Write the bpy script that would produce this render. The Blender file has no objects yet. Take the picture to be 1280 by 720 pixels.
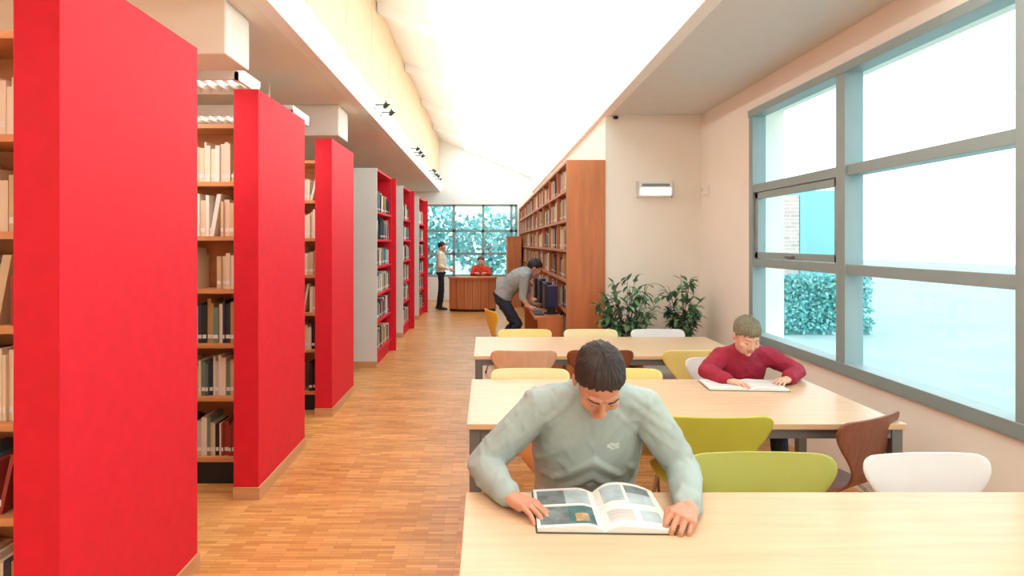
import bpy, math, random
import numpy as np
from mathutils import Vector, Matrix, Euler, noise
random.seed(7)
S=bpy.context.scene
try:
    S.view_settings.view_transform='Standard'
    S.view_settings.look='None'
    S.view_settings.exposure=0.25
except Exception as e: print(e)

# ---------------------------------------------------------------- materials
def lin(c):
    o=[]
    for v in c[:3]:
        v=v/255.0
        o.append(v/12.92 if v<=0.04045 else ((v+0.055)/1.055)**2.4)
    return (*o,1.0)
def scl(c,k): return (min(1,c[0]*k),min(1,c[1]*k),min(1,c[2]*k),1)
MC={}
def M(name,rgb,rough=.55,metal=0,var=.08,scale=(6,6,6),bump=0,spec=.5,detail=4,coat=0,emit=0):
    if name in MC: return MC[name]
    m=bpy.data.materials.new(name); m.use_nodes=True
    nt=m.node_tree; N=nt.nodes; L=nt.links
    b=N['Principled BSDF']; c=lin(rgb)
    tc=N.new('ShaderNodeTexCoord'); mp=N.new('ShaderNodeMapping'); nz=N.new('ShaderNodeTexNoise')
    mp.inputs['Scale'].default_value=scale if isinstance(scale,tuple) else (scale,)*3
    nz.inputs['Scale'].default_value=1; nz.inputs['Detail'].default_value=detail
    L.new(tc.outputs['Object'],mp.inputs[0]); L.new(mp.outputs[0],nz.inputs['Vector'])
    mx=N.new('ShaderNodeMix'); mx.data_type='RGBA'
    mx.inputs[6].default_value=scl(c,1-var); mx.inputs[7].default_value=scl(c,1+var)
    rp=N.new('ShaderNodeMapRange'); rp.inputs[1].default_value=.3; rp.inputs[2].default_value=.7
    L.new(nz.outputs[0],rp.inputs[0]); L.new(rp.outputs[0],mx.inputs[0]); L.new(mx.outputs[2],b.inputs['Base Color'])
    b.inputs['Roughness'].default_value=rough; b.inputs['Metallic'].default_value=metal
    b.inputs['Specular IOR Level'].default_value=spec
    if coat: b.inputs['Coat Weight'].default_value=coat
    if emit:
        b.inputs['Emission Color'].default_value=c; b.inputs['Emission Strength'].default_value=emit
    if bump:
        bp=N.new('ShaderNodeBump'); bp.inputs['Strength'].default_value=bump; bp.inputs['Distance'].default_value=.01
        L.new(nz.outputs[0],bp.inputs['Height']); L.new(bp.outputs[0],b.inputs['Normal'])
    MC[name]=m; return m

def glass_mat():
    m=bpy.data.materials.new('window_glass'); m.use_nodes=True
    nt=m.node_tree; N=nt.nodes; L=nt.links
    N.remove(N['Principled BSDF']); o=N['Material Output']
    t=N.new('ShaderNodeBsdfTransparent'); t.inputs[0].default_value=(.93,.99,1,1)
    g=N.new('ShaderNodeBsdfGlossy'); g.inputs['Roughness'].default_value=.02
    mx=N.new('ShaderNodeMixShader'); mx.inputs[0].default_value=.05
    L.new(t.outputs[0],mx.inputs[1]); L.new(g.outputs[0],mx.inputs[2]); L.new(mx.outputs[0],o.inputs[0])
    return m
GLASS=glass_mat()

def floor_mat():
    m=bpy.data.materials.new('parquet'); m.use_nodes=True
    nt=m.node_tree; N=nt.nodes; L=nt.links; b=N['Principled BSDF']
    tc=N.new('ShaderNodeTexCoord')
    br=N.new('ShaderNodeTexBrick'); br.inputs['Scale'].default_value=1
    br.inputs['Brick Width'].default_value=.16; br.inputs['Row Height'].default_value=.026
    br.inputs['Mortar Size'].default_value=.0008; br.inputs['Mortar Smooth'].default_value=.3
    br.inputs['Color1'].default_value=lin((240,180,112)); br.inputs['Color2'].default_value=lin((212,144,80))
    br.inputs['Mortar'].default_value=lin((150,92,50))
    L.new(tc.outputs['Object'],br.inputs['Vector'])
    b2=N.new('ShaderNodeTexBrick'); b2.inputs['Scale'].default_value=1
    b2.inputs['Brick Width'].default_value=.48; b2.inputs['Row Height'].default_value=.13
    b2.inputs['Mortar Size'].default_value=0
    b2.inputs['Color1'].default_value=(1,1,1,1); b2.inputs['Color2'].default_value=(.84,.80,.74,1)
    L.new(tc.outputs['Object'],b2.inputs['Vector'])
    mp=N.new('ShaderNodeMapping'); mp.inputs['Scale'].default_value=(5,60,1)
    nz=N.new('ShaderNodeTexNoise'); nz.inputs['Scale'].default_value=1; nz.inputs['Detail'].default_value=4
    L.new(tc.outputs['Object'],mp.inputs[0]); L.new(mp.outputs[0],nz.inputs['Vector'])
    r=N.new('ShaderNodeMapRange'); r.inputs[3].default_value=.8; r.inputs[4].default_value=1.15
    L.new(nz.outputs[0],r.inputs[0])
    m1=N.new('ShaderNodeMix'); m1.data_type='RGBA'; m1.blend_type='MULTIPLY'; m1.inputs[0].default_value=1
    L.new(br.outputs['Color'],m1.inputs[6]); L.new(b2.outputs['Color'],m1.inputs[7])
    m2=N.new('ShaderNodeVectorMath'); m2.operation='SCALE'
    L.new(m1.outputs[2],m2.inputs[0]); L.new(r.outputs[0],m2.inputs['Scale']); L.new(m2.outputs[0],b.inputs['Base Color'])
    b.inputs['Roughness'].default_value=.34
    return m

def brick_mat():
    m=bpy.data.materials.new('brickwork'); m.use_nodes=True
    nt=m.node_tree; N=nt.nodes; L=nt.links; b=N['Principled BSDF']
    tc=N.new('ShaderNodeTexCoord'); mp=N.new('ShaderNodeMapping'); mp.inputs['Rotation'].default_value=(math.pi/2,0,0)
    br=N.new('ShaderNodeTexBrick'); br.inputs['Scale'].default_value=1
    br.inputs['Brick Width'].default_value=.25; br.inputs['Row Height'].default_value=.075; br.inputs['Mortar Size'].default_value=.008
    br.inputs['Color1'].default_value=lin((215,190,180)); br.inputs['Color2'].default_value=lin((195,165,158)); br.inputs['Mortar'].default_value=lin((225,222,218))
    L.new(tc.outputs['Object'],mp.inputs[0]); L.new(mp.outputs[0],br.inputs['Vector']); L.new(br.outputs['Color'],b.inputs['Base Color'])
    return m

WALL=M('cream_plaster',(252,247,235),.8,var=.015,scale=3)
WHITE=M('white_plaster',(252,252,249),.75,var=.01,scale=3)
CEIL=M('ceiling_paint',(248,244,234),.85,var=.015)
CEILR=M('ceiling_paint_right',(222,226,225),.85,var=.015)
RED=M('red_paint',(218,28,46),.6,var=.05,scale=14,bump=.15,detail=8,spec=.3)
BASE=M('baseboard_wood',(205,150,105),.5,var=.1,scale=(3,3,40))
PLY=M('plywood_panel',(236,208,168),.5,var=.05,scale=(2,2,14))
SHELFW=M('shelf_beech',(218,152,98),.5,var=.1,scale=(3,20,20))
CHERRY=M('cherry_wood',(200,122,74),.42,var=.14,scale=(14,14,1.6),detail=6)
TABLEW=M('table_maple',(222,188,150),.35,var=.09,scale=(2.2,34,8),detail=7,coat=.1)
STEEL=M('grey_steel',(128,134,136),.35,metal=.6,var=.03)
CHROME=M('chrome',(190,190,190),.2,metal=1,var=.02)
FRAME=M('window_frame_metal',(150,168,168),.45,metal=.15,var=.03)
GREYW=M('unit_white',(222,220,215),.6,var=.02)
DARK=M('dark_plastic',(28,30,36),.4,var=.05)
BLUEP=M('navy_plastic',(38,44,92),.35,var=.05)
PAPER=M('paper',(240,238,232),.7,var=.02)
LAMPW=M('lamp_white',(248,246,240),.5,var=.02)
GLOW=M('lamp_diffuser',(255,248,235),.5,var=.0,emit=2.0)
POT=M('terracotta_pot',(170,96,62),.7,var=.08)
SOIL=M('soil',(60,42,30),.9,var=.2,scale=40)

# ---------------------------------------------------------------- mesh builder
class B:
    def __init__(s): s.v=[];s.f=[];s.m=[];s.mats=[];s.sm=[]
    def mi(s,mat):
        if mat not in s.mats: s.mats.append(mat)
        return s.mats.index(mat)
    def add(s,vs,fs,mat,smooth=False):
        o=len(s.v); s.v+= [tuple(v) for v in vs]
        k=s.mi(mat)
        for f in fs: s.f.append(tuple(i+o for i in f)); s.m.append(k); s.sm.append(smooth)
    def box(s,x0,x1,y0,y1,z0,z1,mat,T=None):
        vs=[Vector(p) for p in [(x0,y0,z0),(x1,y0,z0),(x1,y1,z0),(x0,y1,z0),(x0,y0,z1),(x1,y0,z1),(x1,y1,z1),(x0,y1,z1)]]
        if T is not None: vs=[T@v for v in vs]
        s.add(vs,[(0,3,2,1),(4,5,6,7),(0,1,5,4),(1,2,6,5),(2,3,7,6),(3,0,4,7)],mat)
    def tube(s,pts,r,mat,n=10,r2=None):
        pts=[Vector(p) for p in pts]; rings=[]
        K=len(pts)
        for i,p in enumerate(pts):
            d=(pts[min(i+1,K-1)]-pts[max(i-1,0)]).normalized()
            a=d.orthogonal().normalized() if i==0 else (pa-d*pa.dot(d)).normalized()
            pa=a; b=d.cross(a)
            rr=r if r2 is None else r+(r2-r)*i/(K-1)
            rings.append([p+(a*math.cos(t)+b*math.sin(t))*rr for t in [2*math.pi*j/n for j in range(n)]])
        vs=[v for g in rings for v in g]; fs=[]
        for i in range(K-1):
            for j in range(n):
                fs.append((i*n+j,i*n+(j+1)%n,(i+1)*n+(j+1)%n,(i+1)*n+j))
        fs.append(tuple(range(n))[::-1]); fs.append(tuple((K-1)*n+j for j in range(n)))
        s.add(vs,fs,mat,True)
    def ell(s,c,r,mat,R=None,nu=20,nv=14):
        vs=[];fs=[]
        c=Vector(c)
        for i in range(nv+1):
            ph=math.pi*i/nv
            for j in range(nu):
                th=2*math.pi*j/nu
                p=Vector((r[0]*math.sin(ph)*math.cos(th),r[1]*math.sin(ph)*math.sin(th),r[2]*math.cos(ph)))
                if R is not None: p=R@p
                vs.append(c+p)
        for i in range(nv):
            for j in range(nu):
                fs.append((i*nu+j,(i+1)*nu+j,(i+1)*nu+(j+1)%nu,i*nu+(j+1)%nu))
        s.add(vs,fs,mat,True)
    def revolve(s,c,prof,mat,n=24):
        vs=[];fs=[]
        for (r,z) in prof:
            for j in range(n):
                t=2*math.pi*j/n; vs.append((c[0]+r*math.cos(t),c[1]+r*math.sin(t),c[2]+z))
        for i in range(len(prof)-1):
            for j in range(n): fs.append((i*n+j,i*n+(j+1)%n,(i+1)*n+(j+1)%n,(i+1)*n+j))
        s.add(vs,fs,mat,True)
    def obj(s,name,origin=None,parent=None,bevel=0,rotz=0):
        me=bpy.data.meshes.new(name)
        if origin is None:
            a=np.array(s.v); origin=((a[:,0].min()+a[:,0].max())/2,(a[:,1].min()+a[:,1].max())/2,a[:,2].min())
        ox,oy,oz=origin
        me.from_pydata([(x-ox,y-oy,z-oz) for x,y,z in s.v],[],s.f)
        for m in s.mats: me.materials.append(m)
        me.polygons.foreach_set('material_index',s.m); me.polygons.foreach_set('use_smooth',s.sm)
        me.update()
        o=bpy.data.objects.new(name,me); S.collection.objects.link(o)
        o.location=origin; o.rotation_euler=(0,0,rotz)
        if parent: o.parent=parent
        if bevel:
            md=o.modifiers.new('b','BEVEL'); md.width=bevel; md.segments=2; md.limit_method='ANGLE'
        return o
def boxobj(name,x0,x1,y0,y1,z0,z1,mat,bevel=0):
    b=B(); b.box(x0,x1,y0,y1,z0,z1,mat); return b.obj(name,bevel=bevel)

# ---------------------------------------------------------------- room shell
XW=2.40; XL=-4.4; YB=-3.0; YF=16.5; HC=3.02; XE=1.28
b=B(); b.box(XL-.2,XW+.3,YB-.2,YF+.3,-.1,0,floor_mat()); b.obj('floor',origin=(0,0,0))
WY0,WY1,WZ0,WZ1=-.10,5.37,.72,2.79
b=B()
b.box(XW,XW+.3,YB,6.62,0,WZ0,WALL); b.box(XW,XW+.3,YB,6.62,WZ1,HC,WALL)
b.box(XW,XW+.3,WY1,6.62,WZ0,WZ1,WALL); b.box(XW,XW+.3,YB,WY0,WZ0,WZ1,WALL)
b.obj('wall_right')
boxobj('wall_reading_end',1.33,XW+.3,6.62,YF,0,3.9,WALL)
boxobj('wall_left',XL-.2,XL,YB,YF,0,HC,WALL)
boxobj('wall_behind',XL-.2,XW+.3,YB-.2,YB,0,4.7,WALL)
b=B()
FX0,FX1,FZ0,FZ1=-1.74,.86,.64,2.66
b.box(XL-.2,1.33,YF,YF+.3,0,FZ0,WHITE); b.box(XL-.2,1.33,YF,YF+.3,FZ1,4.8,WHITE)
b.box(XL-.2,FX0,YF,YF+.3,FZ0,FZ1,WHITE); b.box(FX1,1.33,YF,YF+.3,FZ0,FZ1,WHITE)
b.obj('wall_far')
boxobj('ceiling_left',XL-.2,-XE-.02,YB,YF,HC,HC+.2,CEIL)
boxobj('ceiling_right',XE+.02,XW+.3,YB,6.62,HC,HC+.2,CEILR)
boxobj('trim_fascia_left',-XE-.1,-XE,YB,YF,HC-.005,3.30,WHITE)
boxobj('trim_fascia_right',XE,XE+.1,YB,YF,HC-.005,3.6,WHITE)
b=B()
y=YB
while y<YF-.01:
    y2=min(y+1.22,YF)
    b.box(-XE-.07,-XE-.03,y+.008,y2-.008,3.30,4.5,PLY); y=y2
b.box(-XE-.12,-XE-.07,YB,YF,3.3,4.5,DARK)
b.obj('wall_plywood_upper')
zr=lambda x: 4.46+(x+1.28)*(3.38-4.46)/2.56
def roofslab(b,x0,x1,y0,y1,dz0,dz1,mat):
    vs=[]
    for yy in (y0,y1):
        for (xx,dz) in ((x0,dz0),(x1,dz0),(x1,dz1),(x0,dz1)): vs.append((xx,yy,zr(xx)+dz))
    b.add(vs,[(0,1,2,3),(7,6,5,4),(0,4,5,1),(1,5,6,2),(2,6,7,3),(3,7,4,0)],mat)
SX0,SX1,SY0,SY1=-.62,1.26,3.2,16.4
b=B()
roofslab(b,-1.4,SX0,YB,YF,0,.14,WHITE); roofslab(b,SX1,1.42,YB,YF,0,.14,WHITE)
roofslab(b,SX0,SX1,YB,SY0,0,.14,WHITE); roofslab(b,SX0,SX1,SY1,YF,0,.14,WHITE)
b.obj('ceiling_nave_roof')
b=B(); roofslab(b,SX0+.002,SX1-.002,SY0+.002,SY1-.002,.10,.106,GLASS); b.obj('added_skylight')  # skylight added to let daylight in and turn the nave ceiling white
for yy in (4.7,7.1,9.5,11.9,14.3):
    b=B(); roofslab(b,-1.30,SX0+.02,yy-.06,yy+.06,-.12,0,WHITE)
    b.obj('roof_beam')
for (y0,y1) in ((3.45,3.8),(6.1,6.5)):
    boxobj('ceiling_duct',XL+.01,-1.52,y0,y1,2.70,HC,CEIL,bevel=.01)

# ---------------------------------------------------------------- windows
b=B()
zs=[.75,1.42,2.08,2.76]; ys=[5.34,3.975,2.61,1.245,-.07]
x0,x1=XW+.02,XW+.10
b.box(x0-.05,x1,WY0,WY1,WZ0,WZ0+.075,FRAME); b.box(x0-.05,x1,WY0,WY1,WZ1-.06,WZ1,FRAME)
b.box(x0-.04,x1,WY0,WY0+.065,WZ0,WZ1,FRAME); b.box(x0-.04,x1,WY1-.075,WY1,WZ0,WZ1,FRAME)
for yy in ys[1:4]: b.box(x0-.045,x1,yy-.05,yy+.05,WZ0,WZ1,FRAME)
for zz in zs[1:3]: b.box(x0-.03,x1,WY0,WY1,zz-.035,zz+.035,FRAME)
for k in (0,2):
    ya,yb_=ys[k+1]+.055,ys[k]-.055
    if k==0: yb_=WY1-.08
    za,zb=1.46,2.04
    b.box(x0-.02,x0+.02,ya,yb_,za,za+.055,FRAME);b.box(x0-.02,x0+.02,ya,yb_,zb-.055,zb,FRAME)
    b.box(x0-.02,x0+.02,ya,ya+.055,za,zb,FRAME);b.box(x0-.02,x0+.02,yb_-.055,yb_,za,zb,FRAME)
    b.box(x0-.05,x0-.02,(ya+yb_)/2-.05,(ya+yb_)/2+.05,za+.015,za+.035,STEEL)
b.box(x0+.035,x0+.041,WY0+.02,WY1-.02,WZ0+.02,WZ1-.02,GLASS)
b.obj('window_1',bevel=.003)
b=B(); y0,y1=YF+.03,YF+.1
b.box(FX0,FX1,y0,y1,FZ0,FZ0+.06,FRAME);b.box(FX0,FX1,y0,y1,FZ1-.06,FZ1,FRAME)
b.box(FX0,FX0+.06,y0,y1,FZ0,FZ1,FRAME);b.box(FX1-.06,FX1,y0,y1,FZ0,FZ1,FRAME)
for xx in (-.91,-.09,.70): b.box(xx-.035,xx+.035,y0,y1,FZ0,FZ1,FRAME)
for zz in (1.28,1.92): b.box(FX0,FX1,y0,y1,zz-.035,zz+.035,FRAME)
b.box(FX0+.02,FX1-.02,y0+.03,y0+.036,FZ0+.02,FZ1-.02,GLASS)
b.obj('window_2')

# ---------------------------------------------------------------- outdoors
GROUND=M('pale_paving',(162,188,188),.9,var=.06,scale=.8)
b=B(); b.box(XW+.31,40,-30,60,-.3,-.15,GROUND); b.box(-30,XW+.31,YF+.31,60,-.3,-.15,GROUND); b.obj('ground_outdoor')
TEAL=M('teal_render_wall',(138,198,208),.8,var=.06,scale=.7)
boxobj('garden_building',6.36,7.2,12.0,16,-.15,2.65,TEAL)
boxobj('brick_pillar',5.98,6.34,12.0,12.4,-.15,2.55,brick_mat())

def leafmats(tag,cols): return [M(f'{tag}_{i}',c,.5,var=.15,scale=30) for i,c in enumerate(cols)]
def add_leaf(b,p,d,up,L,W,mat):
    d=d.normalized(); s=d.cross(up)
    if s.length<1e-3: s=d.orthogonal()
    s.normalize(); n=s.cross(d).normalized()
    P=lambda t,w,h: p+d*(L*t)+s*(W*w)+n*(h*L)
    vs=[P(0,0,0),P(.3,.42,.05),P(.3,0,0),P(.3,-.42,.05),P(.65,.42,.02),P(.65,0,-.03),P(.65,-.42,.02),P(1,0,-.12)]
    b.add(vs,[(0,2,1),(0,3,2),(1,2,5,4),(2,3,6,5),(4,5,7),(5,6,7)],mat,True)
def rdir():
    z=random.uniform(-1,1);t=random.uniform(0,2*math.pi);r=math.sqrt(1-z*z)
    return Vector((r*math.cos(t),r*math.sin(t),z))
TL=leafmats('teal_foliage',[(120,200,202),(100,182,186),(146,214,212),(172,224,226),(126,196,184)])
def tree(x,y,R,h,n):
    b=B(); b.tube([(x,y,-.15),(x+.05,y,h*.5),(x,y,h)],.12,M('bark',(120,110,100),.9),r2=.05)
    for i in range(n):
        d=rdir(); k=random.random()**.4
        p=Vector((x+d.x*R*k,y+d.y*R*.7*k,h+d.z*h*.75*k))
        if p.z<0: p.z=random.uniform(0,.5)
        add_leaf(b,p,rdir(),rdir(),random.uniform(.14,.26),random.uniform(.1,.18),random.choice(TL))
    b.obj('tree')
tree(-1.9,19.5,1.3,1.8,1100); tree(.1,20.2,1.4,1.6,1000); tree(-3.6,21,1.5,2.2,900); tree(1.9,20.5,1.3,1.9,900)
def hedge(x0,x1,y0,y1,h,n,name='garden_hedge'):
    b=B(); b.box(x0+.1,x1-.1,y0+.1,y1-.1,-.15,h-.1,M('hedge_core',(128,200,206),.9,var=.15,scale=6))  # hedge colour lightened to stand in for outdoor haze
    for i in range(n):
        p=Vector((random.uniform(x0,x1),random.uniform(y0,y1),random.uniform(-.1,h)))
        if random.random()<.5: p.y=y0+random.uniform(0,.1)
        add_leaf(b,p,rdir(),rdir(),.08,.06,random.choice(TL))
    b.obj(name)
hedge(5.5,7.3,11.2,11.8,.98,5200)

# ---------------------------------------------------------------- books & bookcases
BC=[M(f'book_{i}',c,.6,var=.04) for i,c in enumerate([(240,228,205),(232,214,184),(246,240,228),(214,190,150),(160,60,48),(52,56,70),(92,110,120),(190,150,96),(44,40,40),(120,140,120),(226,196,150),(200,200,196)])]
BCD=[M(f'book_{i}',(0,0,0)) for i in (8,5,8,6,4,3,9,7,0,11,1)]
BCT=[M(f'booktint_{i}',c,.5) for i,c in enumerate([(60,120,130),(40,52,66),(190,200,200),(150,40,44),(90,140,150),(230,225,210)])]
def book_rows(b,W,yf,depth,z,pal,hmax,T=None,x0=None,fill=.93):
    x=-W/2+.01
    while x<W/2-.04:
        if random.random()>fill: x+=random.uniform(.05,.16); continue
        n=random.randint(4,12); h0=random.uniform(.2,.27); c0=random.choice(pal)
        for k in range(n):
            w=random.uniform(.014,.038)
            if x+w>W/2-.01: return
            h=min(hmax,h0*random.uniform(.88,1.12)); d=depth*random.uniform(.78,.96)
            c=c0 if random.random()<.35 else random.choice(pal)
            y0=yf+random.uniform(.0,.02)
            sh=0
            if k==n-1 and random.random()<.5: sh=.05
            vs=[(x,y0,z),(x+w-.001,y0,z),(x+w-.001,y0+d,z),(x,y0+d,z),(x+sh,y0,z+h),(x+w-.001+sh,y0,z+h),(x+w-.001+sh,y0+d,z+h),(x+sh,y0+d,z+h)]
            b.add(vs,[(0,3,2,1),(4,5,6,7),(0,1,5,4),(1,2,6,5),(2,3,7,6),(3,0,4,7)],c)
            if h>.2:
                b.box(x+.002,x+w-.003,y0-.0008,y0,z+.03,z+.055,PAPER)
            x+=w+sh
def bookcase(name,loc,rotz,W,D,H,shelves,wood,ndiv,pals,double=False,end=None,far_end=None,plinth=DARK,th=.028,top=True,extra=None):
    b=B(); e=end or wood
    b.box(-W/2,-W/2+th,-D/2,D/2,0,H,e if end else wood); b.box(W/2-th,W/2,-D/2,D/2,0,H,far_end or wood)
    if top: b.box(-W/2+th,W/2-th,-D/2,D/2,H-th,H,wood)
    if double: b.box(-W/2+th,W/2-th,-.008,.008,.1,H-th,wood)
    else: b.box(-W/2+th,W/2-th,D/2-.012,D/2,.05,H-th,wood)
    b.box(-W/2+th,W/2-th,-D/2+.03,D/2-.03,0,shelves[0]-th,plinth)
    for z in shelves: b.box(-W/2+th,W/2-th,-D/2+.004,D/2-.013,z-th,z,wood)
    for i in range(1,ndiv):
        x=-W/2+W*i/ndiv; b.box(x-.012,x+.012,-D/2+.006,D/2-.014,shelves[0]-th,H-th,wood)
    if extra: extra(b)
    o=b.obj(name,origin=(0,0,0),rotz=rotz); o.location=loc
    k=B(); hs=shelves[1]-shelves[0]
    dd=(D/2-.02) if double else D-.03
    for n in range(ndiv):
        w=W/ndiv-.05; cx=-W/2+W*(n+.5)/ndiv
        for i,z in enumerate(shelves):
            hm=(shelves[i+1]-z if i+1<len(shelves) else H-z)-th-.03
            if hm<.15: continue
            for side in ((0,1) if double else (0,)):
                t=B(); book_rows(t,w,-D/2+.03,dd*.85,z+.001,pals[min(i,len(pals)-1)],hm)
                for (vx,vy,vz) in t.v: k.v.append((vx+cx,vy if side==0 else -vy,vz))
                off=len(k.v)-len(t.v)
                for f,mi in zip(t.f,t.m):
                    k.f.append(tuple(q+off for q in (f if side==0 else f[::-1]))); k.m.append(k.mi(t.mats[mi])); k.sm.append(False)
    ko=k.obj('shelved_books',origin=(0,0,0),parent=o); ko.location=(0,0,0)
    return o
LS=[.18,.58,.93,1.29,1.64,2.0]
palsL=[BCD+BC[:3],BCD+BC[:2],BCD+BC[:4],BCD[3:]+BC[:4]+BC[:3],BC[:4]+BC[10:11]+BC[:3],BC[:3]+[BC[10]]]
for (py0,py1) in ((1.97,2.91),(3.687,4.63),(5.44,6.33)):
    b=B(); b.box(-1.575,-1.42,py0,py1,0.0,2.555,RED)
    b.box(-1.577,-1.41,py0-.01,py1+.01,0,.075,BASE)
    b.obj('bookcase_end_panel',bevel=.002)
    cy=(py0+py1)/2
    bookcase('double_sided_bookcase',(-1.582-1.4,cy,0),0,2.8,.52,2.38,LS,SHELFW,3,palsL,double=True)
pa=[BCT+BCD]*6
for (y0,y1) in ((7.56,8.76),(9.94,10.98),(12.3,13.5)):
    W=y1-y0
    def ex(b,W=W):
        b.box(-W/2+.001,W/2+.3,.192,.27,0,2.55,GREYW)
        b.box(-W/2-.012,-W/2-.001,-.19,.21,0,.08,BASE)
        b.box(W/2+.002,W/2+.05,-.25,.27,0,2.55,RED)
    o=bookcase('aisle_bookcase',(-1.40-.19,(y0+y1)/2,0),math.pi/2,W,.38,2.55,LS,RED,1,pa,end=GREYW,far_end=RED,plinth=RED,extra=ex)
L0,L1=6.6,16.2
LS2=[.12,.46,.82,1.17,1.52,1.86,2.2]
o=bookcase('long_wooden_bookcase',(.894+.216,(L0+L1)/2,0),-math.pi/2,L1-L0,.432,2.52,LS2,CHERRY,10,[BC+BCD]*3+[BC]*3+[BC[:6]],plinth=CHERRY,th=.03)
b=B(); b.box(.52,.86,14.6,15.6,0,1.72,CHERRY); b.box(.5,.88,14.58,15.62,1.72,1.75,CHERRY); b.box(.515,.52,14.62,15.08,.1,1.68,SHELFW); b.box(.515,.52,15.12,15.58,.1,1.68,SHELFW)
b.obj('wooden_cupboard')

# ---------------------------------------------------------------- tables
def table(x0,x1,y0,y1):
    b=B(); b.box(x0,x1,y0,y1,.722,.75,TABLEW)
    i=.012; l=.05
    for (a,c) in ((x0+i,y0+i),(x1-i-l,y0+i),(x0+i,y1-i-l),(x1-i-l,y1-i-l)):
        b.box(a,a+l,c,c+l,0,.721,STEEL)
    b.box(x0+i+l,x1-i-l,y0+i+.006,y0+i+.036,.675,.721,STEEL); b.box(x0+i+l,x1-i-l,y1-i-.036,y1-i-.006,.675,.721,STEEL)
    b.box(x0+i+.006,x0+i+.036,y0+i+l,y1-i-l,.675,.721,STEEL); b.box(x1-i-.036,x1-i-.006,y0+i+l,y1-i-l,.675,.721,STEEL)
    b.obj('reading_table',bevel=.003)
table(-.07,1.97,1.106,2.016); table(-.092,1.97,2.771,3.678); table(-.096,1.97,4.43,5.33)

# ---------------------------------------------------------------- chairs
def crom(P,n):
    P=np.array(P,float); out=[]
    K=len(P)
    for i in range(K-1):
        p0=P[max(i-1,0)];p1=P[i];p2=P[i+1];p3=P[min(i+2,K-1)]
        for k in range(n):
            t=k/n
            out.append(.5*((2*p1)+(-p0+p2)*t+(2*p0-5*p1+4*p2-p3)*t*t+(-p0+3*p1-3*p2+p3)*t**3))
    out.append(P[-1]); return np.array(out)
PROF=[(-.245,.425,.10),(-.235,.437,.155),(-.20,.452,.19),(-.12,.453,.205),(-.03,.447,.205),(.05,.443,.19),(.115,.446,.155),(.16,.465,.12),(.185,.50,.10),
      (.20,.545,.105),(.212,.60,.145),(.224,.655,.195),(.236,.705,.232),(.246,.745,.250),(.253,.775,.247),(.257,.793,.232),(.258,.802,.20)]
def chair(x,y,rot,mat,name='moulded_chair',wx=1.0):
    pr=crom(PROF,2); nc=12; vs=[];fs=[]
    for (py,pz,hw) in pr:
        back=min(1,max(0,(pz-.5)/.2))
        for j in range(nc+1):
            u=-1+2*j/nc
            xx=hw*u
            vs.append((xx*wx, py-back*.03*(xx/.24)**2, pz-(1-back)*.012*(xx/.2)**2+ (0)))
    for i in range(len(pr)-1):
        for j in range(nc): fs.append((i*(nc+1)+j,i*(nc+1)+j+1,(i+1)*(nc+1)+j+1,(i+1)*(nc+1)+j))
    root=bpy.data.objects.new(name,None); S.collection.objects.link(root); root.location=(x,y,0); root.rotation_euler=(0,0,rot); root.empty_display_size=.1
    b=B(); b.add(vs,fs,mat,True); o=b.obj('seat_shell',origin=(0,0,0),parent=root)
    md=o.modifiers.new('s','SOLIDIFY'); md.thickness=.011; md.offset=-1
    md=o.modifiers.new('ss','SUBSURF'); md.levels=1; md.render_levels=1
    b=B()
    for sx in (-1,1):
        for (fy,hy) in ((-.21,-.11),(.22,.08)):
            b.tube([(sx*.02,hy*.3,.425),(sx*.10,hy*.8,.424),(sx*.15,hy,.415),(sx*.175,hy+(fy-hy)*.25,.38),(sx*.225,fy,.009)],.009,CHROME,n=8)
            b.ell((sx*.225,fy,.010),(.013,.013,.010),DARK,nu=10,nv=6)
    b.revolve((0,0,.412),[(0,0),(.06,0),(.06,.012),(0,.012)],DARK,n=16)
    b.obj('legs',origin=(0,0,0),parent=root)
GREEN=M('chair_green',(200,196,72),.4,var=.04); LIME=M('chair_lime',(176,180,86),.4,var=.04)
YEL=M('chair_yellow',(246,226,140),.4,var=.03); YEL2=M('chair_pale_yellow',(244,230,174),.4,var=.03)
WHI=M('chair_white',(236,234,230),.4,var=.02); WALN=M('chair_walnut',(140,80,54),.4,var=.22,scale=(40,40,3),detail=6)
TAN=M('chair_tan',(230,188,154),.4,var=.06,scale=(30,30,3)); ORW=M('chair_orange_wood',(214,130,70),.4,var=.08,scale=(30,30,3))
PI=math.pi
chair(.375,2.27,0,ORW); chair(1.035,2.00,0.0,LIME,wx=1.14); chair(1.66,1.99,.05,WHI)
chair(1.07,2.965,PI,GREEN,wx=1.05); chair(1.66,2.93,PI+.5,WALN)
chair(.275,3.50,0,YEL2); chair(.86,3.50,0,YEL); chair(1.62,3.86,0,WHI)
chair(.28,4.64,PI,TAN); chair(.85,4.64,PI,WALN); chair(1.53,4.64,PI+.1,YEL)
chair(.35,5.20,0,YEL); chair(.955,5.20,.0,YEL2); chair(1.57,5.20,0,WHI)
chair(.27,7.10,PI/2+.3,M('chair_bright_yellow',(250,214,60),.4))

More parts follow.
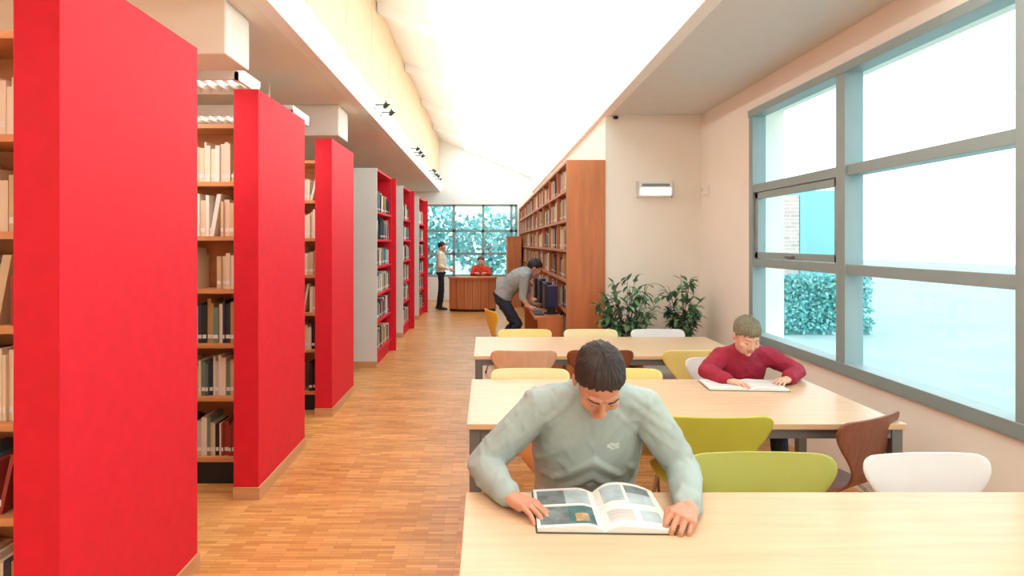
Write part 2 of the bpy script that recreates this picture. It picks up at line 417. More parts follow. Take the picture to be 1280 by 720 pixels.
# ---------------------------------------------------------------- computer desk
b=B(); b.box(.56,.888,6.9,9.3,.70,.73,CHERRY)
for yy in (6.9,8.08,9.27): b.box(.60,.888,yy,yy+.03,0,.70,CHERRY)
b.obj('computer_desk')
for yy in (7.25,7.95,8.7):
    b=B(); b.box(.70,.73,yy-.17,yy+.17,.80,1.10,DARK); b.box(.73,.86,yy-.13,yy+.13,.83,1.07,BLUEP)
    b.box(.698,.70,yy-.145,yy+.145,.83,1.07,BLUEP)
    b.box(.74,.84,yy-.05,yy+.05,.745,.83,DARK); b.revolve((.79,yy,.7305),[(0,0),(.09,0),(.09,.012),(.04,.02),(0,.02)],DARK)
    b.obj('computer_monitor',bevel=.006)
    b=B(); b.box(.575,.685,yy-.2,yy+.2,.7305,.745,DARK); b.obj('keyboard',bevel=.003)

# ---------------------------------------------------------------- reception desk (curved)
b=B(); cx,cy=-.32,14.55; R=.95; n=24; a0,a1=math.radians(235),math.radians(305)
def arc(r0,r1,z0,z1,mat,a0=a0,a1=a1):
    vs=[];fs=[]
    for i in range(n+1):
        a=a0+(a1-a0)*i/n
        for r in (r0,r1):
            for z in (z0,z1): vs.append((cx+r*math.cos(a),cy+r*math.sin(a),z))
    for i in range(n):
        o=i*4;p=o+4
        fs+= [(o,p,p+1,o+1),(o+2,o+3,p+3,p+2),(o+1,p+1,p+3,o+3),(o,o+2,p+2,p)]
    fs+= [(0,1,3,2),(n*4,n*4+2,n*4+3,n*4+1)]
    b.add(vs,fs,mat,False)
arc(R-.04,R,0.06,.76,CHERRY); arc(R-.42,R+.04,.76,.80,CHERRY); arc(R-.06,R-.02,0,.06,DARK)
for k in range(1,6):
    a=a0+(a1-a0)*k/6; b.box(cx+R*math.cos(a)-.004,cx+R*math.cos(a)+.004,cy+R*math.sin(a)-.004,cy+R*math.sin(a)+.002,.06,.76,DARK)
b.obj('curved_reception_desk')

# ---------------------------------------------------------------- plants
PL=leafmats('plant_leaf',[(54,98,68),(72,122,80),(106,154,108),(44,82,64),(136,176,134)])
def plant(x,y,r,zc,rz,nb,name='potted_ficus'):
    b=B(); b.revolve((x,y,0),[(0,0),(.12,0),(.165,.30),(.175,.30),(.175,.33),(.155,.33),(.15,.29),(0,.29)],POT)
    b.revolve((x,y,.29),[(.15,0),(0,.005)],SOIL)
    BR=M('plant_stem',(96,84,58),.8)
    for i in range(nb):
        d=rdir(); t=Vector((x+d.x*r,y+d.y*r*.7,zc+d.z*rz))
        s=Vector((x+random.uniform(-.04,.04),y+random.uniform(-.04,.04),.29))
        m=Vector((s.x*.6+t.x*.4,s.y*.6+t.y*.4,s.z*.4+t.z*.6))
        pts=[s,s.lerp(m,.5),m,m.lerp(t,.6)+Vector((0,0,.03)),t]
        b.tube(pts,.006,BR,n=5,r2=.002)
        for k in range(10):
            u=random.uniform(.45,1.0)*4; i0=min(3,int(u)); p=pts[i0].lerp(pts[i0+1],u-i0)
            dd=(rdir()+Vector((d.x,d.y,-.1))*.7)
            add_leaf(b,p,dd,Vector((0,0,1)),random.uniform(.08,.135),random.uniform(.04,.06),random.choice(PL))
    b.obj(name)
plant(1.45,6.15,.32,.98,.28,44); plant(2.04,6.18,.18,.98,.30,28)

# ---------------------------------------------------------------- wall & ceiling fittings
b=B(); b.box(1.69,2.06,6.55,6.619,2.11,2.27,LAMPW); b.box(1.71,2.04,6.54,6.55,2.13,2.20,GLOW); b.box(1.72,2.03,6.545,6.55,2.22,2.25,STEEL)
LG=M('lamp_grey',(214,214,210),.5)
b.box(1.675,1.689,6.55,6.619,2.10,2.28,LG); b.box(2.061,2.075,6.55,6.619,2.10,2.28,LG)
b.obj('wall_emergency_light',bevel=.006)
b=B(); b.box(2.34,2.40-.001,6.38,6.46,2.12,2.22,LAMPW); b.box(2.335,2.34,6.40,6.44,2.15,2.19,GREYW); b.obj('wall_thermostat',bevel=.004)
b=B(); b.ell((1.44,6.59,2.99),(.03,.03,.02),DARK); b.obj('smoke_detector')
for (y0,y1) in ((3.85,4.25),(4.95,5.42),(2.0,2.4)):
    b=B(); b.box(-3.4,-1.62,y0,y1,2.71,2.75,LAMPW); b.box(-3.4,-1.62,y0,y0+.02,2.66,2.71,LAMPW); b.box(-3.4,-1.62,y1-.02,y1,2.66,2.71,LAMPW)
    b.box(-1.64,-1.62,y0,y1,2.66,2.71,LAMPW); b.box(-3.4,-3.38,y0,y1,2.66,2.71,LAMPW)
    b.box(-3.37,-1.65,(y0+y1)/2-.05,(y0+y1)/2+.05,2.69,2.709,GLOW)
    for k in range(24):
        xx=-3.35+k*.073; b.box(xx,xx+.004,y0+.02,y1-.02,2.665,2.70,LAMPW)
    for xx in (-3.2,-1.9): b.tube([(xx,(y0+y1)/2,2.75),(xx,(y0+y1)/2,HC)],.008,LAMPW,n=8)
    b.obj('louvred_ceiling_lamp')
GR=M('spot_grey',(150,150,146),.4,metal=.4); SPD=M('spot_body',(70,70,68),.45)
for yy in (6.75,7.15,9.9,10.3,10.7,13.0,13.5,14.0,14.6):
    b=B(); z=3.17
    b.tube([(-1.279,yy,z),(-1.17,yy,z)],.009,GR,n=8); b.box(-1.279,-1.262,yy-.05,yy+.05,z-.04,z+.04,LAMPW)
    d=Vector((.35,-.45,.25)).normalized() if int(yy*10)%2 else Vector((.5,-.2,-.4)).normalized()
    c=Vector((-1.14,yy,z))
    b.tube([c-d*.05,c-d*.02,c+d*.035,c+d*.06],.021,SPD,n=14,r2=.036)
    b.tube([c+d*.0601,c+d*.063],.029,GLOW,n=14)
    b.obj('track_spotlight')

# ---------------------------------------------------------------- open books
PH=[M('photo_grey',(120,132,132),.5,var=.35,scale=30),M('photo_teal',(84,124,126),.5,var=.4,scale=25),M('photo_sand',(196,160,120),.5,var=.3,scale=30),M('photo_sky',(178,196,200),.5,var=.2,scale=20)]
TEXT=M('text_grey',(200,198,194),.7,var=.15,scale=(10,200,10)); COVER=M('book_cover',(70,84,66),.5)
def open_book(x,y,z,hw,dp,rot,pics,lift=True,name='open_book'):
    b=B(); nu,nv=20,16
    T=Matrix.Translation((x,y,z))@Matrix.Rotation(rot,4,'Z')
    def hgt(u): return .006+.020*math.sin(min(1,u*3.2)*math.pi/2)*(1-.62*u)
    for sd in (-1,1):
        vs=[];
        for i in range(nu+1):
            u=i/nu
            for j in range(nv+1):
                vs.append(T@Vector((sd*hw*u,-dp/2+dp*j/nv,hgt(u)+(.022*u*(1-u)*4*(j/nv) if (lift and sd==1) else 0))))
        for i in range(nu):
            for j in range(nv):
                u=(i+.5)/nu;v=(j+.5)/nv; mt=PAPER
                if pics=='left' and sd==-1:
                    if .08<u<.94 and .06<v<.5: mt=PH[1] if u<.48 else PH[0]
                    elif .08<u<.94 and .55<v<.95: mt=PH[3] if u<.5 else PH[0]
                    if .2<u<.42 and .12<v<.32: mt=PH[2]
                elif pics=='left':
                    if .1<u<.45 and .55<v<.92: mt=PH[3]
                    if .52<u<.92 and .5<v<.92: mt=PH[0] if v>.75 else PH[3]
                    if .1<u<.5 and .1<v<.4: mt=TEXT
                    if .58<u<.9 and .1<v<.4: mt=PH[3]
                else:
                    if .12<u<.9 and .12<v<.88 and (j%2==0): mt=TEXT
                o=i*(nv+1)+j; f=(o,o+nv+1,o+nv+2,o+1)
                if sd==-1: f=f[::-1]
                b.add([vs[q] for q in f],[(0,1,2,3)],mt,True)
        for j in (0,nv):
            for i in range(nu):
                a=vs[i*(nv+1)+j]; c=vs[(i+1)*(nv+1)+j]
                b.add([a,c,Vector((c.x,c.y,z+.003)),Vector((a.x,a.y,z+.003))],[(0,1,2,3)],PAPER)
        a=vs[nu*(nv+1)];c=vs[nu*(nv+1)+nv]
        b.add([a,c,Vector((c.x,c.y,z+.003)),Vector((a.x,a.y,z+.003))],[(0,1,2,3)],PAPER)
        if sd==-1: b.box(-hw-.005,0,-dp/2-.005,dp/2+.005,0.0005,.003,COVER,T)
        else: b.box(0,hw+.005,-dp/2-.005,dp/2+.005,0.0005,.003,COVER,T)
    return b.obj(name)
open_book(.352,1.862,.75,.198,.27,-.03,'left')
open_book(1.51,3.49,.75,.22,.22,-.08,'text',lift=False)

# ---------------------------------------------------------------- people
def remesh(name,prims,voxel,smooth,parent,L,hook=None):
    b=B()
    for p in prims:
        if p[0]=='cap':
            _,a,c,ra,rb,mt=p; a=Vector(a);c=Vector(c); d=c-a; Ln=d.length
            if Ln<1e-5: b.ell(a,(ra,)*3,mt,nu=16,nv=10); continue
            d/=Ln; e=d.orthogonal().normalized(); g=d.cross(e)
            st=[]
            for k in range(6): t=math.pi/2*(1-k/5); st.append((-ra*math.sin(t),ra*math.cos(t)))
            for k in range(6): t=math.pi/2*(k/5); st.append((Ln+rb*math.sin(t),rb*math.cos(t)))
            n=16; vs=[];fs=[]
            for (h,r) in st:
                r=max(r,1e-4)
                for j in range(n):
                    t=2*math.pi*j/n; vs.append(a+d*h+(e*math.cos(t)+g*math.sin(t))*r)
            for i in range(len(st)-1):
                for j in range(n): fs.append((i*n+j,i*n+(j+1)%n,(i+1)*n+(j+1)%n,(i+1)*n+j))
            fs.append(tuple(range(n))[::-1]); fs.append(tuple((len(st)-1)*n+j for j in range(n)))
            b.add(vs,fs,mt,True)
        else:
            _,c,r,R,mt=p; b.ell(c,r,mt,R=R,nu=28,nv=16)
    tmp=b.obj(name+'_tmp',origin=(0,0,0))
    m=tmp.modifiers.new('r','REMESH'); m.mode='VOXEL'; m.voxel_size=voxel; m.use_smooth_shade=True
    if smooth:
        m=tmp.modifiers.new('s','SMOOTH'); m.factor=.5; m.iterations=smooth
    dg=bpy.context.evaluated_depsgraph_get()
    me=bpy.data.meshes.new_from_object(tmp.evaluated_get(dg),depsgraph=dg)
    bpy.data.objects.remove(tmp)
    me.name=name
    mats=[]
    for p in prims:
        if p[-1] not in mats: mats.append(p[-1])
    n=len(me.polygons); C=np.zeros(n*3); me.polygons.foreach_get('center',C); C=C.reshape(-1,3)
    best=np.full(n,1e9); lab=np.zeros(n,int)
    for p in prims:
        if p[0]=='cap':
            a=np.array(p[1]);c=np.array(p[2]); d=c-a; q=float(d@d)
            t=np.clip(((C-a)@d)/max(q,1e-9),0,1); D=np.linalg.norm(C-(a+t[:,None]*d),axis=1)-(p[3]+(p[4]-p[3])*t)
        else:
            R=np.array(p[3]) if p[3] is not None else np.eye(3)
            r=np.array(p[2]); D=(np.linalg.norm(((C-np.array(p[1]))@R)/r,axis=1)-1)*r.min()
        k=D<best; best[k]=D[k]; lab[k]=mats.index(p[-1])
    if hook: hook(C,lab,mats)
    me.materials.clear()
    for mt in mats: me.materials.append(mt)
    me.polygons.foreach_set('material_index',lab); me.polygons.foreach_set('use_smooth',[True]*n)
    me.transform(Matrix.Translation(-Vector(L)))
    o=bpy.data.objects.new(name,me); S.collection.objects.link(o)
    if parent: o.parent=parent
    else: o.location=L
    return o

def hand_prims(w,d,u,side,s,curl,skin,spread=.1,thumb_curl=.5):
    d=Vector(d).normalized(); u=Vector(u); u=(u-d*u.dot(d)).normalized(); lat=d.cross(u)*side
    W=Vector(w); P=lambda x,y,z: W+lat*(x*s)+d*(y*s)+u*(z*s)
    pr=[]
    kn=[(.030,.088,.004),(.010,.093,.007),(-.011,.089,.005),(-.030,.080,.0)]
    ln=[(.042,.025,.020),(.047,.029,.021),(.043,.027,.020),(.034,.020,.018)]
    pr.append(('cap',P(.0,-.03,0),P(0,.015,0),.026*s,.027*s,skin))
    for i,(kx,ky,kz) in enumerate(kn):
        pr.append(('cap',P(kx*.55,.018,0),P(kx,ky,kz),.0175*s,.0125*s,skin))
        pr.append(('cap',P(kx*.6,.03,-.006),P(kx,ky-.012,kz-.006),.016*s,.012*s,skin))
        x,y,z=kx,ky,kz; ang=curl*.75; sp=(i-1.4)*-spread
        r0=.0095 if i<3 else .0085
        for k,l in enumerate(ln[i]):
            nx=x+math.sin(sp)*l*math.cos(ang); ny=y+l*math.cos(ang)*math.cos(sp); nz=z-l*math.sin(ang)
            pr.append(('cap',P(x,y,z),P(nx,ny,nz),(r0-.0008*k)*s,(r0-.0008*(k+1))*s,skin))
            x,y,z=nx,ny,nz; ang+=curl*(.95 if k==0 else .7)
    a=P(.020,.022,-.006); b_=P(.047,.055,-.018); c=P(.050-.012*thumb_curl,.086,-.026-.008*thumb_curl); e=P(.046-.03*thumb_curl,.110,-.032-.012*thumb_curl)
    pr+= [('cap',a,b_,.0155*s,.0125*s,skin),('cap',b_,c,.0115*s,.0105*s,skin),('cap',c,e,.0102*s,.0085*s,skin)]
    return pr

def person(name,J,c,s=1.0,pitch=0,yaw=0,roll=0,vox=.006,hvox=.0035,hs=None,hair_len=0,fringe=0,lat=(1,0,0),fwd=(0,-1,0),loose=.006,hook=None,hands=None,torso=None,shoes=True,armk=1.0,child=False):
    hs=hs or s
    shirt,pants,skin,hair=c['shirt'],c['pants'],c['skin'],c['hair']
    lips=M(name+'_lips',c.get('lips',(190,118,102)),.5)
    root=bpy.data.objects.new(name,None); S.collection.objects.link(root)
    L=(J['pelvis'][0],J['pelvis'][1],0); root.location=L; root.empty_display_size=.1
    pr=[]; lat=Vector(lat).normalized(); fwd=Vector(fwd).normalized()
    V=lambda k: Vector(J[k])
    path=[V('pelvis'),V('waist'),V('chest'),V('upper'),V('neck')]
    hw=[.165,.145,.168,.165,.070]; hd=[.120,.108,.122,.105,.062]
    if torso: hw,hd=torso
    PT=crom([tuple(p)+(w,d) for p,w,d in zip(path,hw,hd)],9)
    for i in range(len(PT)-1):
        a=Vector(PT[i][:3]); b_=Vector(PT[i+1][:3]); up=(b_-a).normalized(); f=lat.cross(up).normalized()
        R=Matrix((lat,f,up)).transposed()
        mt=pants if i<3 else shirt
        pr.append(('ell',a,((PT[i][3]+loose)*s,(PT[i][4]+loose)*s,.062*s),R,mt))
    for sd in 'LR':
        sh,el,wr,hp,kn,an=[V(x+sd) for x in ('sh','el','wr','hip','kn','an')]
        l=loose; ak=armk
        pr.append(('cap',V('neck').lerp(sh,.25),sh,.055*s,(.056+l)*s,shirt))
        pr.append(('cap',V('upper'),sh,.078*s,(.058+l)*s,shirt))
        m=sh.lerp(el,.45)
        pr.append(('cap',sh,m,(.055+l)*s,(.050+l)*s*ak,shirt)); pr.append(('cap',m,el,(.050+l)*s*ak,(.041+l)*s*ak,shirt))
        m=el.lerp(wr,.35)
        if c.get('short'):
            pr.append(('cap',el,m,.040*s,.041*s,skin)); pr.append(('cap',m,wr,.041*s,.028*s,skin))
        else:
            pr.append(('cap',el,m,(.041+l)*s*ak,(.042+l)*s*ak,shirt)); pr.append(('cap',m,el.lerp(wr,.9),(.042+l)*s*ak,(.031+l)*s,shirt))
            pr.append(('cap',el.lerp(wr,.86),el.lerp(wr,.92),(.034+l)*s,(.034+l)*s,shirt))
        pr.append(('cap',hp,kn,.086*s,.060*s,pants)); 
        m=kn.lerp(an,.35); pr.append(('cap',kn,m,.060*s,.060*s,pants)); pr.append(('cap',m,an,.060*s,.045*s,pants))
        pr.append(('cap',V('pelvis'),hp,.10*s,.09*s,pants))
        ff=Vector((fwd.x,fwd.y,0)).normalized()
        h0=Vector((an.x,an.y,an.z)); base=h0-Vector((0,0,an.z-.035))
        if shoes:
            pr.append(('cap',base-ff*.04*s,base+ff*.06*s,.035*s,.036*s,c['shoe'])); pr.append(('cap',base+ff*.06*s,base+ff*.16*s-Vector((0,0,.006)),.038*s,.029*s,c['shoe']))
    body=remesh('clothed_body',pr,vox,6,root,L,hook)
    me=body.data
    nrm=[v.normal.copy() for v in me.vertices]
    px=J['pelvis'][0]
    for v,nn in zip(me.vertices,nrm):
        p=v.co+Vector(L)
        a=noise.noise(Vector((p.x*7,p.y*7,p.z*10)))
        w=noise.noise(Vector((p.x*5,p.y*5,p.z*5)))
        b2=noise.noise(Vector((p.x*9+w*2,p.y*9,p.z*26+abs(p.x-px)*18)))
        b3=noise.noise(Vector((p.x*24+w*3,p.y*14,p.z*20-abs(p.x-px)*26)))
        v.co+=nn*(a*.004+(max(0,b2)**1.2)*.013+(max(0,b3)**1.2)*.008-.002)*s
    Hm=Matrix.Translation(V('head'))@Euler((pitch,roll,yaw),'XYZ').to_matrix().to_4x4()
    if 'headM' in J: Hm=Matrix.Translation(V('head'))@J['headM']
    R3=Hm.to_3x3()
    P=lambda x,y,z: Hm@(Vector((x,y,z))*hs)
    def E(cn,r,mt=skin): return ('ell',P(*cn),tuple(q*hs for q in r),R3,mt)
    nk=.8 if child else 1
    hp=[E((0,.015,.035),(.076,.096,.083)),E((0,-.025,-.015),(.064,.066,.085)),E((0,-.03,-.068),(.052,.055,.045)),E((0,-.068,-.098),(.024*nk,.020,.018)),
        ('cap',P(0,-.086,.004),P(0,-.106+.008*(child),-.032),.008*hs,.0115*hs*nk,skin),E((.011,-.098+.008*child,-.038),(.008,.009,.007)),E((-.011,-.098+.008*child,-.038),(.008,.009,.007)),
        ('cap',P(-.04,-.076,.022),P(-.012,-.085,.020),.008*hs,.009*hs,skin),('cap',P(.04,-.076,.022),P(.012,-.085,.020),.008*hs,.009*hs,skin),
        E((.036,-.063,-.03),(.026,.023,.026)),E((-.036,-.063,-.03),(.026,.023,.026)),
        ('cap',P(-.017,-.084,-.064),P(.017,-.084,-.064),.0055*hs,.0055*hs,lips),('cap',P(-.001,-.088,-.063),P(.001,-.088,-.063),.0058*hs,.0058*hs,lips),('cap',P(-.012,-.085,-.073),P(.012,-.085,-.073),.0065*hs,.0065*hs,lips),
        E((.077,.012,-.012),(.009,.019,.031)),E((-.077,.012,-.012),(.009,.019,.031)),
        ('cap',P(0,.03,-.05),tuple(V('neck')+Vector((0,0,-.02))),.056*hs*(.9 if child else 1),.058*s,skin)]
    remesh('head',hp,hvox,4,root,L)
    b=B(); EW=M('eye_white',(225,220,214),.2); IR=M('iris_dark',(50,36,28),.2)
    for sx in (-1,1):
        b.ell(P(sx*.031,-.0745,.002),tuple(q*hs for q in (.0145,.0135,.0115)),EW,R=R3,nu=14,nv=10)
        b.ell(P(sx*.031,-.0855,-.003),tuple(q*hs for q in (.0058,.0035,.0058)),IR,R=R3,nu=12,nv=8)
        b.ell(P(sx*.031,-.0770,.0050),tuple(q*hs for q in (.0165,.0142,.0095)),skin,R=R3,nu=14,nv=8)
        b.tube([P(sx*.014,-.0955,.026),P(sx*.032,-.0925,.030),P(sx*.050,-.077,.026)],.003*hs,c.get('brow',hair),n=6,r2=.0016*hs)
    b.obj('eyes_and_brows',origin=L,parent=root).location=(0,0,0)
    # ribbed collar ring lying on the neckline
    nk0=V('neck'); ax=(V('head')-nk0).normalized()*.35+(nk0-V('upper')).normalized()*.65; ax.normalize()
    e1=lat; e2=ax.cross(e1).normalized(); e1=e2.cross(ax)
    ring=[nk0-ax*.012*s+e1*math.cos(t)*.069*s+e2*math.sin(t)*.066*s for t in [2*math.pi*q/28 for q in range(29)]]
    b=B(); b.tube(ring,.009*s,shirt,n=8); b.obj('collar',origin=L,parent=root).location=(0,0,0)
    nu,nv=170,110; vs=[];fs=[]
    hx=[-.12,-.085,-.05,-.01,.02,.05,.11]; hz=[.074-fringe,.066-fringe,.040-fringe*.5,-.005,.0,-.05-hair_len,-.075-hair_len]
    for i in range(nv+1):
        ph=math.pi*i/nv
        for j in range(nu):
            th=2*math.pi*j/nu
            d=Vector((math.sin(ph)*math.cos(th),math.sin(ph)*math.sin(th),math.cos(ph)))
            p=Vector((d.x*.0825,.017+d.y*.103,.036+d.z*.092))
            if hair_len>0 and p.z<0: p.x*=1.06
            if fringe and p.y<-.03: p.y-=.006
            if p.z<-.02 and p.y>.0: p.y=min(p.y,.095)
            hl=np.interp(p.y,hx,hz)+.014*noise.noise(Vector((p.x*130,p.y*60,0)))+.006*noise.noise(p*200)
            k=1/(1+math.exp(-(p.z-hl)/.006))
            # strands combed away from the crown
            q0=p-Vector((0,.045,.1)); az=math.atan2(q0.x,-q0.y); rr=q0.length
            n1=noise.noise(Vector((az*14,rr*22,0)))*.004+noise.noise(Vector((az*34,rr*45,3)))*.003+noise.noise(p*22)*.003
            q=Vector((d.x*.066,.017+d.y*.082,.030+d.z*.072))
            pp=p+d*n1
            pp=q.lerp(pp,k)
            vs.append(P(*pp))
    for i in range(nv):
        for j in range(nu): fs.append((i*nu+j,(i+1)*nu+j,(i+1)*nu+(j+1)%nu,i*nu+(j+1)%nu))
    b=B(); b.add(vs,fs,hair,True); b.obj('hair',origin=L,parent=root).location=(0,0,0)
    for sd in 'LR':
        el,wr=V('el'+sd),V('wr'+sd)
        h=(hands or {}).get(sd,{})
        d=Vector(h.get('d',(wr-el))); u=Vector(h.get('u',(0,0,1)))
        pp=hand_prims(wr,d,u,h.get('side',1),s*.98,h.get('curl',.4),skin,h.get('spread',.08),h.get('tc',.5))
        remesh('hand_'+('left' if sd=='R' else 'right'),pp,h.get('vox',.0024),1,root,L)
    return root

SK=M('skin_warm',(206,148,120),.5,var=.05,scale=20); SK2=M('skin_light',(230,182,156),.5,var=.05,scale=20)
JEANS=M('dark_jeans',(44,52,72),.8,var=.12,scale=60,bump=.3); SHOE=M('shoe_dark',(40,34,32),.5)
SHIRT=M('grey_green_shirt',(164,181,176),.85,var=.05,scale=(9,9,5),bump=.2,detail=5)
HAIRD=M('hair_dark',(46,36,32),.55,var=.5,scale=(160,160,40)); HAIRB=M('hair_ash',(122,118,94),.6,var=.35,scale=(160,160,40))
LOGO=M('shirt_print_white',(214,220,216),.8)
def logo(C,lab,mats):
    mats.append(LOGO); k=len(mats)-1
    m=(C[:,1]<2.14)&(abs(C[:,0]-.435)<.022)&(abs(C[:,2]-.900)<.012)&(((C[:,0]*120).astype(int)+(C[:,2]*140).astype(int))%3!=0)
    lab[m]=k
mx=.372
person('seated_man_reading',dict(pelvis=(mx,2.30,.55),waist=(mx,2.255,.70),chest=(mx,2.185,.87),upper=(mx,2.12,.985),neck=(mx,2.075,1.075),head=(mx+.0,1.955,1.143),
   shL=(mx-.185,2.10,1.02),shR=(mx+.185,2.10,1.02),elL=(-.012,2.09,.812),elR=(.685,2.06,.812),wrL=(.072,1.89,.79),wrR=(.622,1.815,.79),
   hipL=(mx-.09,2.27,.545),hipR=(mx+.09,2.27,.545),knL=(mx-.15,1.86,.555),knR=(mx+.15,1.86,.555),anL=(mx-.16,1.93,.09),anR=(mx+.16,1.93,.09)),
   dict(shirt=SHIRT,pants=JEANS,skin=SK,hair=HAIRD,shoe=SHOE),pitch=.85,vox=.0055,hvox=.0028,loose=.010,hook=logo,armk=1.12,
   torso=([.175,.182,.192,.165,.068],[.125,.128,.13,.105,.060]),
   hands=dict(L=dict(d=(.75,-.62,-.10),u=(.0,.2,1),side=-1,curl=.42,tc=.3),R=dict(d=(-.55,-.85,-.02),u=(.25,-.1,1),side=1,curl=.95,tc=.9)))
bx=1.64; k=.82
CRIM=M('crimson_jacket',(160,28,56),.75,var=.12,scale=25,bump=.5)
person('seated_boy_reading',dict(pelvis=(bx,3.90,.53),waist=(bx,3.87,.63),chest=(bx-.01,3.81,.76),upper=(bx-.02,3.76,.85),neck=(bx-.03,3.715,.925),head=(bx-.055,3.60,1.035),
   shL=(bx-.155,3.75,.875),shR=(bx+.155,3.75,.875),elL=(1.365,3.68,.80),elR=(1.93,3.68,.80),wrL=(1.42,3.50,.787),wrR=(1.80,3.53,.787),
   hipL=(bx-.075,3.87,.525),hipR=(bx+.075,3.87,.525),knL=(bx-.12,3.52,.54),knR=(bx+.08,3.50,.54),anL=(bx-.14,3.50,.085),anR=(bx+.1,3.46,.085)),
   dict(shirt=CRIM,pants=JEANS,skin=SK2,hair=HAIRB,brow=M('brow_ash',(170,130,100),.6),shoe=SHOE),s=k,hs=.92,pitch=.5,vox=.006,hvox=.003,loose=.02,hair_len=.008,fringe=.022,child=True,
   hands=dict(L=dict(d=(.6,-.7,-.05),side=-1,curl=.3,vox=.003),R=dict(d=(-.75,-.5,-.05),side=1,curl=.4,vox=.003)))
GSH=M('grey_polo',(160,164,164),.85,var=.06,scale=10,bump=.6)
H1=Matrix.Rotation(PI/2,4,'Z')@Matrix.Rotation(.55,4,'X')
person('man_bending_over_desk',dict(pelvis=(.21,7.98,.86),waist=(.28,7.96,.97),chest=(.40,7.93,1.09),upper=(.50,7.91,1.16),neck=(.57,7.90,1.20),head=(.645,7.88,1.255),headM=H1,
   shL=(.50,7.73,1.14),shR=(.50,8.09,1.14),elL=(.47,7.68,.88),elR=(.56,8.12,.90),wrL=(.545,7.62,.775),wrR=(.60,7.97,.785),
   hipL=(.20,7.89,.84),hipR=(.20,8.07,.84),knL=(.42,7.86,.52),knR=(.38,8.08,.50),anL=(.20,7.88,.09),anR=(.08,8.08,.09)),
   dict(shirt=GSH,pants=JEANS,skin=SK,hair=HAIRD,shoe=SHOE,short=True),vox=.009,hvox=.005,loose=.016,lat=(0,1,0),fwd=(1,0,0),
   hands=dict(L=dict(d=(.9,-.2,-.2),side=1,curl=.3,vox=.004),R=dict(d=(.9,-.3,-.2),side=-1,curl=.3,vox=.004)))
CRM=M('cream_shirt',(232,222,200),.85,bump=.4); BLK=M('black_trousers',(34,34,42),.8)
px_,py_=-1.08,14.1
H2=Matrix.Rotation(PI/2-.4,4,'Z')@Matrix.Rotation(.15,4,'X')
kk=.92
def sc(z): return z*kk
person('standing_visitor',dict(pelvis=(px_,py_,sc(.95)),waist=(px_,py_,sc(1.08)),chest=(px_+.01,py_,sc(1.26)),upper=(px_,py_,sc(1.38)),neck=(px_,py_,sc(1.49)),head=(px_+.03,py_-.01,sc(1.62)),headM=H2,
   shL=(px_-.02,py_-.17,sc(1.43)),shR=(px_-.02,py_+.17,sc(1.43)),elL=(px_-.02,py_-.22,sc(1.14)),elR=(px_,py_+.22,sc(1.14)),wrL=(px_+.18,py_-.16,sc(1.06)),wrR=(px_+.2,py_+.16,sc(1.06)),
   hipL=(px_,py_-.09,sc(.93)),hipR=(px_,py_+.09,sc(.93)),knL=(px_+.03,py_-.1,sc(.5)),knR=(px_-.02,py_+.1,sc(.5)),anL=(px_,py_-.1,.085),anR=(px_-.08,py_+.1,.085)),
   dict(shirt=CRM,pants=BLK,skin=SK,hair=HAIRD,shoe=SHOE),s=.93,hs=.98,vox=.011,hvox=.006,loose=.01,lat=(0,1,0),fwd=(1,-.2,0),hands=dict(L=dict(vox=.005,side=1),R=dict(vox=.005,side=-1)))
ORG=M('orange_top',(226,74,40),.8)
rx,ry=-.14,14.42
chair(rx,ry+.02,0,DARK,name='staff_chair')
person('seated_receptionist',dict(pelvis=(rx,ry+.05,.55),waist=(rx,ry+.04,.68),chest=(rx,ry+.01,.84),upper=(rx,ry-.01,.95),neck=(rx,ry-.02,1.03),head=(rx,ry-.05,1.14),
   shL=(rx-.16,ry-.01,.98),shR=(rx+.16,ry-.01,.98),elL=(rx-.22,ry-.08,.82),elR=(rx+.22,ry-.08,.82),wrL=(rx-.12,ry-.28,.86),wrR=(rx+.12,ry-.28,.86),
   hipL=(rx-.08,ry,.54),hipR=(rx+.08,ry,.54),knL=(rx-.1,ry-.36,.55),knR=(rx+.1,ry-.36,.55),anL=(rx-.1,ry-.32,.085),anR=(rx+.1,ry-.32,.085)),
   dict(shirt=ORG,pants=BLK,skin=SK2,hair=M('hair_auburn',(120,54,30),.55,var=.3,scale=80),shoe=SHOE),s=.92,hs=.98,pitch=.2,vox=.010,hvox=.005,hair_len=.05,
   hands=dict(L=dict(vox=.005,side=-1),R=dict(vox=.005,side=1)))

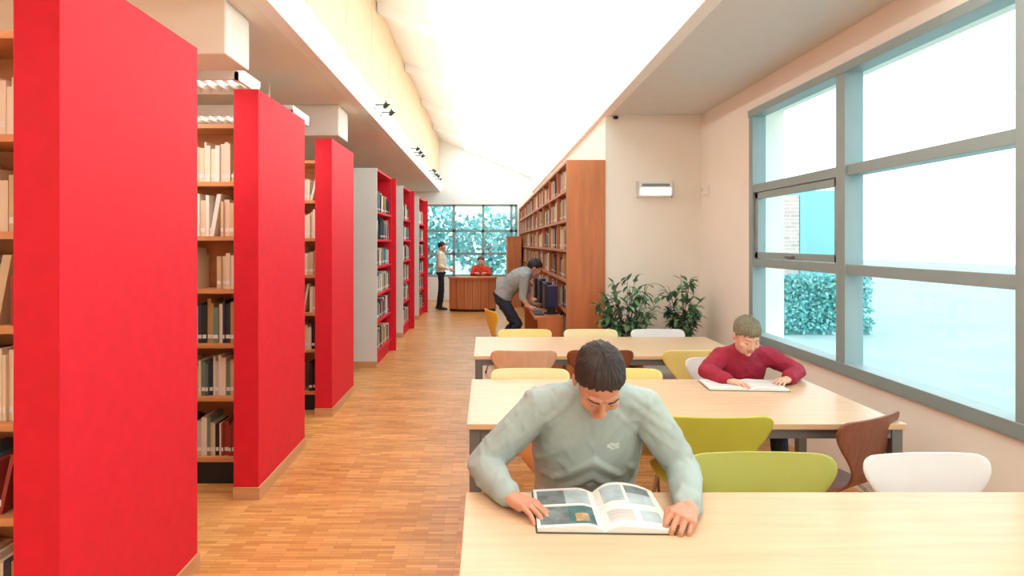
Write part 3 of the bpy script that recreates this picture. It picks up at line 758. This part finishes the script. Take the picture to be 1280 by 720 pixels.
# ---------------------------------------------------------------- lights
def area(name,loc,rot,sx,sy,P,col=(1,.965,.92)):
    l=bpy.data.lights.new(name,'AREA'); l.shape='RECTANGLE'; l.size=sx; l.size_y=sy; l.energy=P; l.color=col
    o=bpy.data.objects.new(name,l); S.collection.objects.link(o); o.location=loc; o.rotation_euler=rot
    return o
area('added_uplight_right',(1.15,8,3.16),(0,PI+.75,0),.16,15,150)  # added uplight without a fitting, brightens roof and plywood
area('added_fill_fascia',(-1.2,8.5,3.325),(0,-1.87,0),.05,15,60)  # added strip light, whitens the fascia across the nave
area('added_fill_nave',(0,-.3,3.3),(0,0,0),1.8,3.2,50)  # unseen fill light added overhead to brighten the nave
area('added_fill_reading',(1.85,1.6,2.98),(0,0,0),.6,2.6,17,(1,.95,.88))  # fill light added out of view over the tables, no fixture modelled
area('added_fill_reading_rear',(1.85,-1.5,2.98),(0,0,0),.6,2,14,(1,.95,.88))  # second added fill, unseen behind the camera
for yy in (3.3,5.1,2.2,.5): area('bay_lamp',(-2.5,yy,2.62),(0,0,0),1.6,.25,14)
W=bpy.data.worlds.new('World'); S.world=W; W.use_nodes=True
nt=W.node_tree; bg=nt.nodes['Background']
tc=nt.nodes.new('ShaderNodeTexCoord'); sp=nt.nodes.new('ShaderNodeSeparateXYZ'); cr=nt.nodes.new('ShaderNodeValToRGB')
nt.links.new(tc.outputs['Generated'],sp.inputs[0]); nt.links.new(sp.outputs[2],cr.inputs[0]); nt.links.new(cr.outputs[0],bg.inputs[0])
cr.color_ramp.elements[0].color=(.80,.95,.99,1); cr.color_ramp.elements[1].color=(.97,.98,1,1)
bg.inputs[1].default_value=2.3

# ---------------------------------------------------------------- camera
cam=bpy.data.cameras.new('camera'); co=bpy.data.objects.new('camera',cam); S.collection.objects.link(co)
co.location=(0,0,1.6); co.rotation_euler=(PI/2,0,0)
cam.sensor_width=36; cam.lens=740/1280*36; cam.shift_x=32/1280; cam.shift_y=-57/1280; cam.clip_start=.05
S.camera=co
